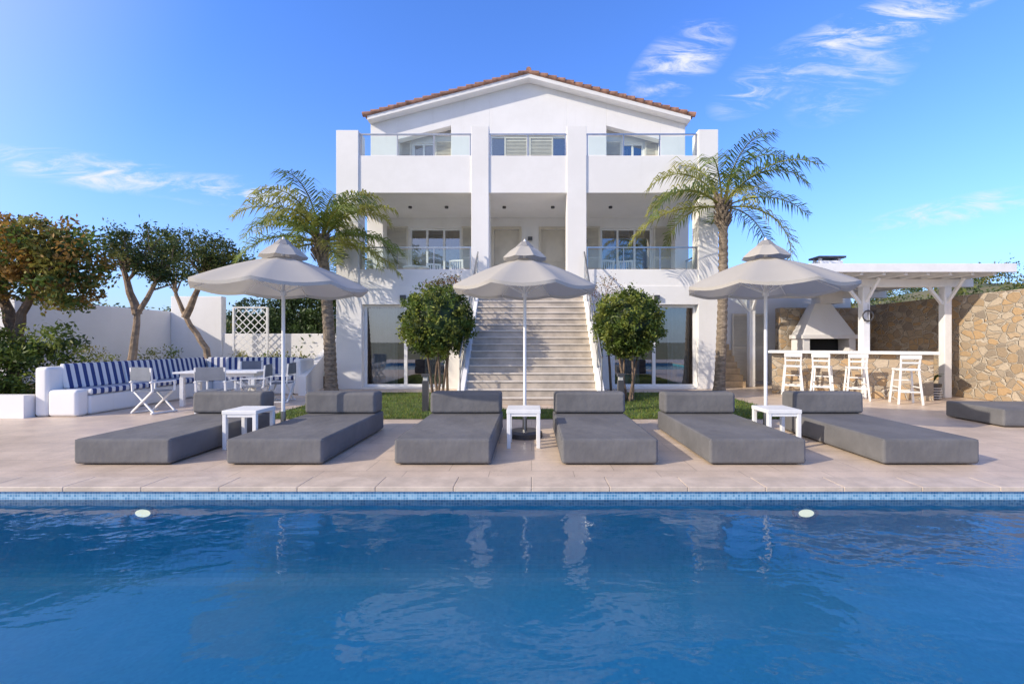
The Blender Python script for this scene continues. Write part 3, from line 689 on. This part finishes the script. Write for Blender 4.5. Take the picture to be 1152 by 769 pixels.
def ball(name,x,y,z,r,seed,red=True):
    rr=random.Random(seed); g=MB()
    for k in range(4):
        a=k*1.6; g.tube([(x+.1*math.cos(a),y+.1*math.sin(a),0),(x+.16*math.cos(a+.5),y+.16*math.sin(a+.5),.5),(x+.3*math.cos(a),y+.3*math.sin(a),z-.3)],[.04,.03,.02],7,M_bark)
    vs=[];fs=[];nu,nv=20,12
    for j in range(nv+1):
        ph=math.pi*j/nv
        for i in range(nu):
            th=2*math.pi*i/nu; q=r*.80*(1+rr.uniform(-.05,.05)); vs.append((x+q*math.sin(ph)*math.cos(th),y+q*math.sin(ph)*math.sin(th),z+q*math.cos(ph)))
    for j in range(nv):
        for i in range(nu): fs.append((j*nu+i,j*nu+(i+1)%nu,(j+1)*nu+(i+1)%nu,(j+1)*nu+i))
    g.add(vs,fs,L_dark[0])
    for k in range(420):
        u=Vector((rr.gauss(0,1),rr.gauss(0,1),rr.gauss(0,1))).normalized(); q=r*(rr.uniform(.84,.98) if rr.random()<.85 else rr.uniform(.98,1.1))
        g.leaves((x+u.x*q,y+u.y*q,z+u.z*q),(.05,.05,.05),26,.085,.04,L_ball[rr.choice([0,0,1,1,2])])
    g.obj(name)
ball('topiary_bush',-2.22,10.75,1.87,.84,1); ball('topiary_bush',2.28,10.75,1.83,.78,2)
tree('red_shrub',[[(-2.1,11.4,0),(-2.1,11.4,1.5),(-2.0,11.4,2.4)]],[((-2.0,11.2,2.75),(.6,.4,.3),.7)],60,16,.09,.07,.03,L_red+[L_tree[1]],M_bark,.03,9)
tree('red_shrub',[[(2.1,12.0,0),(2.0,12.0,1.5),(1.9,12.0,2.2)],[(2.3,12.0,0),(2.4,12.0,2.2)]],[((2.0,12.0,2.7),(.5,.35,.5),.7)],70,14,.09,.06,.025,L_red,M_bark,.03,10)
def shrubs(name,blobs,n,nl,sp,L,W,mats,seed):
    tree(name,[],blobs,n,nl,sp,L,W,mats,M_bark,.05,seed)
shrubs('planter_shrub',[((-10.7,9.1,.9),(.9,.4,.75),1.1),((-10.1,9.6,1.3),(.55,.4,.5),.4),((-11.6,9.3,1.4),(.8,.5,.9),.6)],80,55,.12,.10,.045,L_ball,21)
shrubs('low_planting',[((-9.9,y,.5),(.35,.5,.25),.2) for y in (9.5,10.8,12.4,13.6)]+[((x,13.4,.75),(.4,.4,.35),.3) for x in (-8.4,-7.6,-6.8)]+[((-11.5,y,.8),(.7,.8,.5),.3) for y in (12,14)],60,40,.11,.09,.035,L_ball+[L_or[1]],22)
shrubs('background_shrubs',[((-9.4,18.2,2.2),(1.3,1,1.5),1),((-7.6,17.8,2.4),(1.3,.9,1.5),1),((-8.4,17.6,1.2),(2.0,.8,1.1),.8),((-6.6,16.9,1.5),(.7,.6,1.2),.5),((-10.9,18.5,2.0),(1.2,1,1.2),.7)],95,70,.18,.16,.07,L_dark,23)
g=MB()
for (x,y,z) in ((-9.75,12.7,.4),(-10.6,10.4,.4),(-8.2,13.2,.36)):
    for k in range(40):
        a=R.uniform(0,6.28); e=R.uniform(.3,1.4); l=R.uniform(.35,.6); dd=Vector((math.cos(a)*math.cos(e),math.sin(a)*math.cos(e),math.sin(e))); w=Vector((-math.sin(a),math.cos(a),0))*.02
        b=Vector((x,y,z)); g.add([b-w,b+w,b+dd*l*.6+w,b+dd*l*.6-w,b+dd*l],[(0,1,2,3),(3,2,4)],L_ball[k%3])
g.obj('yucca_plants')
def hz(x,y):
    l=max(0,-x-12)/60.; rgt=max(0,x-30)/60.
    return -.1+ (min(1,max(0,(y-26)/70)))*( 6.5*min(1,l*1.3)+ 13*min(1,rgt)**1.3) + math.sin(x*.05)*math.cos(y*.04)*1.2*min(1,max(0,(y-26)/60))
g=MB(); nx,ny=90,40; vs=[];fs=[]
for j in range(ny+1):
    for i in range(nx+1):
        x=-260+520*i/nx; y=27+220*(j/ny)**1.3; vs.append((x,y,hz(x,y)))
for j in range(ny):
    for i in range(nx): a=j*(nx+1)+i; fs.append((a,a+1,a+nx+2,a+nx+1))
g.add(vs,fs,M_land); g.obj('hills',smooth=True)
g=MB(); rr=random.Random(77)
for i in range(620):
    if i<260: x=rr.uniform(-75,-16); y=rr.uniform(28,75)
    else: x=rr.uniform(22,190); y=rr.uniform(30,130)
    z=hz(x,y); s=rr.uniform(.8,1.9)*(1 if i<260 else 1.4); mm=[L_tree[0],L_tree[2],L_dark[1],L_or[1]]
    for k in range(7):
        p=(x+rr.uniform(-s,s),y+rr.uniform(-s,s),z+rr.uniform(.3,1.5)*s); g.leaves(p,(s*.35,s*.35,s*.28),24,.5,.3,rr.choice(mm))
g.obj('distant_trees')
shrubs('background_shrubs',[((14.5,16,2.2),(1.5,1.5,1.1),.6),((18,17,2.3),(2,1.5,1.1),.6),((-16.5,15,2.2),(2,1.5,1.5),.7)],80,50,.25,.2,.09,L_tree,24)

# ------------------------------------------------------------------ world
SEL=27; az=(-.89,-.46)
w=bpy.data.worlds.new('World'); sc.world=w; w.use_nodes=True; nt=w.node_tree; nt.nodes.clear()
out=N(nt,'ShaderNodeOutputWorld'); bg=N(nt,'ShaderNodeBackground',Strength=.15)
sky=N(nt,'ShaderNodeTexSky'); sky.sky_type='NISHITA'; sky.sun_disc=False; sky.sun_elevation=rad(SEL); sky.sun_rotation=math.atan2(az[0],az[1])%(2*math.pi)
sky.air_density=1.0; sky.dust_density=.5; sky.ozone_density=2.0; sky.altitude=50
tc=N(nt,'ShaderNodeTexCoord'); sp=N(nt,'ShaderNodeSeparateXYZ'); nt.links.new(tc.outputs['Generated'],sp.inputs[0])
X,Y,Z=sp.outputs
ya=mth(nt,'MAXIMUM',mth(nt,'ABSOLUTE',Y),.05); u=mth(nt,'DIVIDE',X,ya); q=mth(nt,'DIVIDE',Z,ya)
cb=N(nt,'ShaderNodeCombineXYZ'); nt.links.new(u,cb.inputs[0]); nt.links.new(q,cb.inputs[1])
mp=N(nt,'ShaderNodeMapping'); mp.inputs['Rotation'].default_value=(0,0,rad(-24)); mp.inputs['Scale'].default_value=(1.6,7,1); nt.links.new(cb.outputs[0],mp.inputs[0])
n1=N(nt,'ShaderNodeTexNoise',Scale=3.4,Detail=8.0,Roughness=.68,Distortion=.9); nt.links.new(mp.outputs[0],n1.inputs[0])
acc=None
for (cu_,cw,rx,ry,an,st) in ((.33,.62,.15,.075,38,.9),(.49,.55,.12,.05,25,.75),(.78,.70,.40,.06,22,.95),(.92,.285,.25,.035,12,1.),(-.97,.375,.32,.045,-8,.9),(-.66,.33,.20,.04,-5,.9),(.72,.6,.20,.09,35,.5)):
    a=rad(an); du=mth(nt,'SUBTRACT',u,cu_); dw=mth(nt,'SUBTRACT',q,cw)
    e1=mth(nt,'DIVIDE',mth(nt,'ADD',mth(nt,'MULTIPLY',du,math.cos(a)),mth(nt,'MULTIPLY',dw,math.sin(a))),rx)
    e2=mth(nt,'DIVIDE',mth(nt,'SUBTRACT',mth(nt,'MULTIPLY',dw,math.cos(a)),mth(nt,'MULTIPLY',du,math.sin(a))),ry)
    r2=mth(nt,'ADD',mth(nt,'MULTIPLY',e1,e1),mth(nt,'MULTIPLY',e2,e2))
    mk=mth(nt,'MULTIPLY',mth(nt,'SUBTRACT',1.0,r2,clamp=True),st*1.25)
    acc=mk if acc is None else mth(nt,'MAXIMUM',acc,mk)
cl=mth(nt,'MULTIPLY',ramp(nt,n1.outputs[0],.42,.72),acc,clamp=True)
cl=mth(nt,'MULTIPLY',cl,mth(nt,'GREATER_THAN',Z,0.0))
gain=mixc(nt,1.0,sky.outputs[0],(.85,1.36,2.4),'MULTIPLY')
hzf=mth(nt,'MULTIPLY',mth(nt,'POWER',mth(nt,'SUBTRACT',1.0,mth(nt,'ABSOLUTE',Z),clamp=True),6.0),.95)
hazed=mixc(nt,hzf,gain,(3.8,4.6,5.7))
dp=N(nt,'ShaderNodeVectorMath'); dp.operation='DOT_PRODUCT'; nt.links.new(tc.outputs['Generated'],dp.inputs[0])
hv=Vector((az[0],az[1],0)).normalized(); sd=Vector((hv.x*math.cos(rad(SEL)),hv.y*math.cos(rad(SEL)),math.sin(rad(SEL)))); dp.inputs[1].default_value=sd
veil=mth(nt,'MULTIPLY',ramp(nt,dp.outputs['Value'],.30,1.0),.85)  # sky whitening behind the camera, added to lift and neutralise ambient light
veiled=mixc(nt,veil,hazed,(8.6,7.6,6.4))
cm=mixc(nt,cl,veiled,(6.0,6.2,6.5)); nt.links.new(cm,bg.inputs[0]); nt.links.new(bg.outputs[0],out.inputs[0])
sl=bpy.data.lights.new('sun','SUN'); sl.energy=4.4; sl.angle=rad(.5); sl.color=(1,.885,.73); so=bpy.data.objects.new('sun',sl); COL.objects.link(so)
so.rotation_euler=sd.to_track_quat('Z','Y').to_euler()
cd=bpy.data.cameras.new('camera'); cam=bpy.data.objects.new('camera',cd); COL.objects.link(cam); cd.lens=16; cd.sensor_width=36; cd.shift_x=-22/1152; cd.clip_start=.05; cd.clip_end=3000
cam.location=(0,0,1.4); cam.rotation_euler=(rad(90),0,0); sc.camera=cam
sc.view_settings.view_transform='Standard'; sc.view_settings.look='None'; sc.view_settings.exposure=0
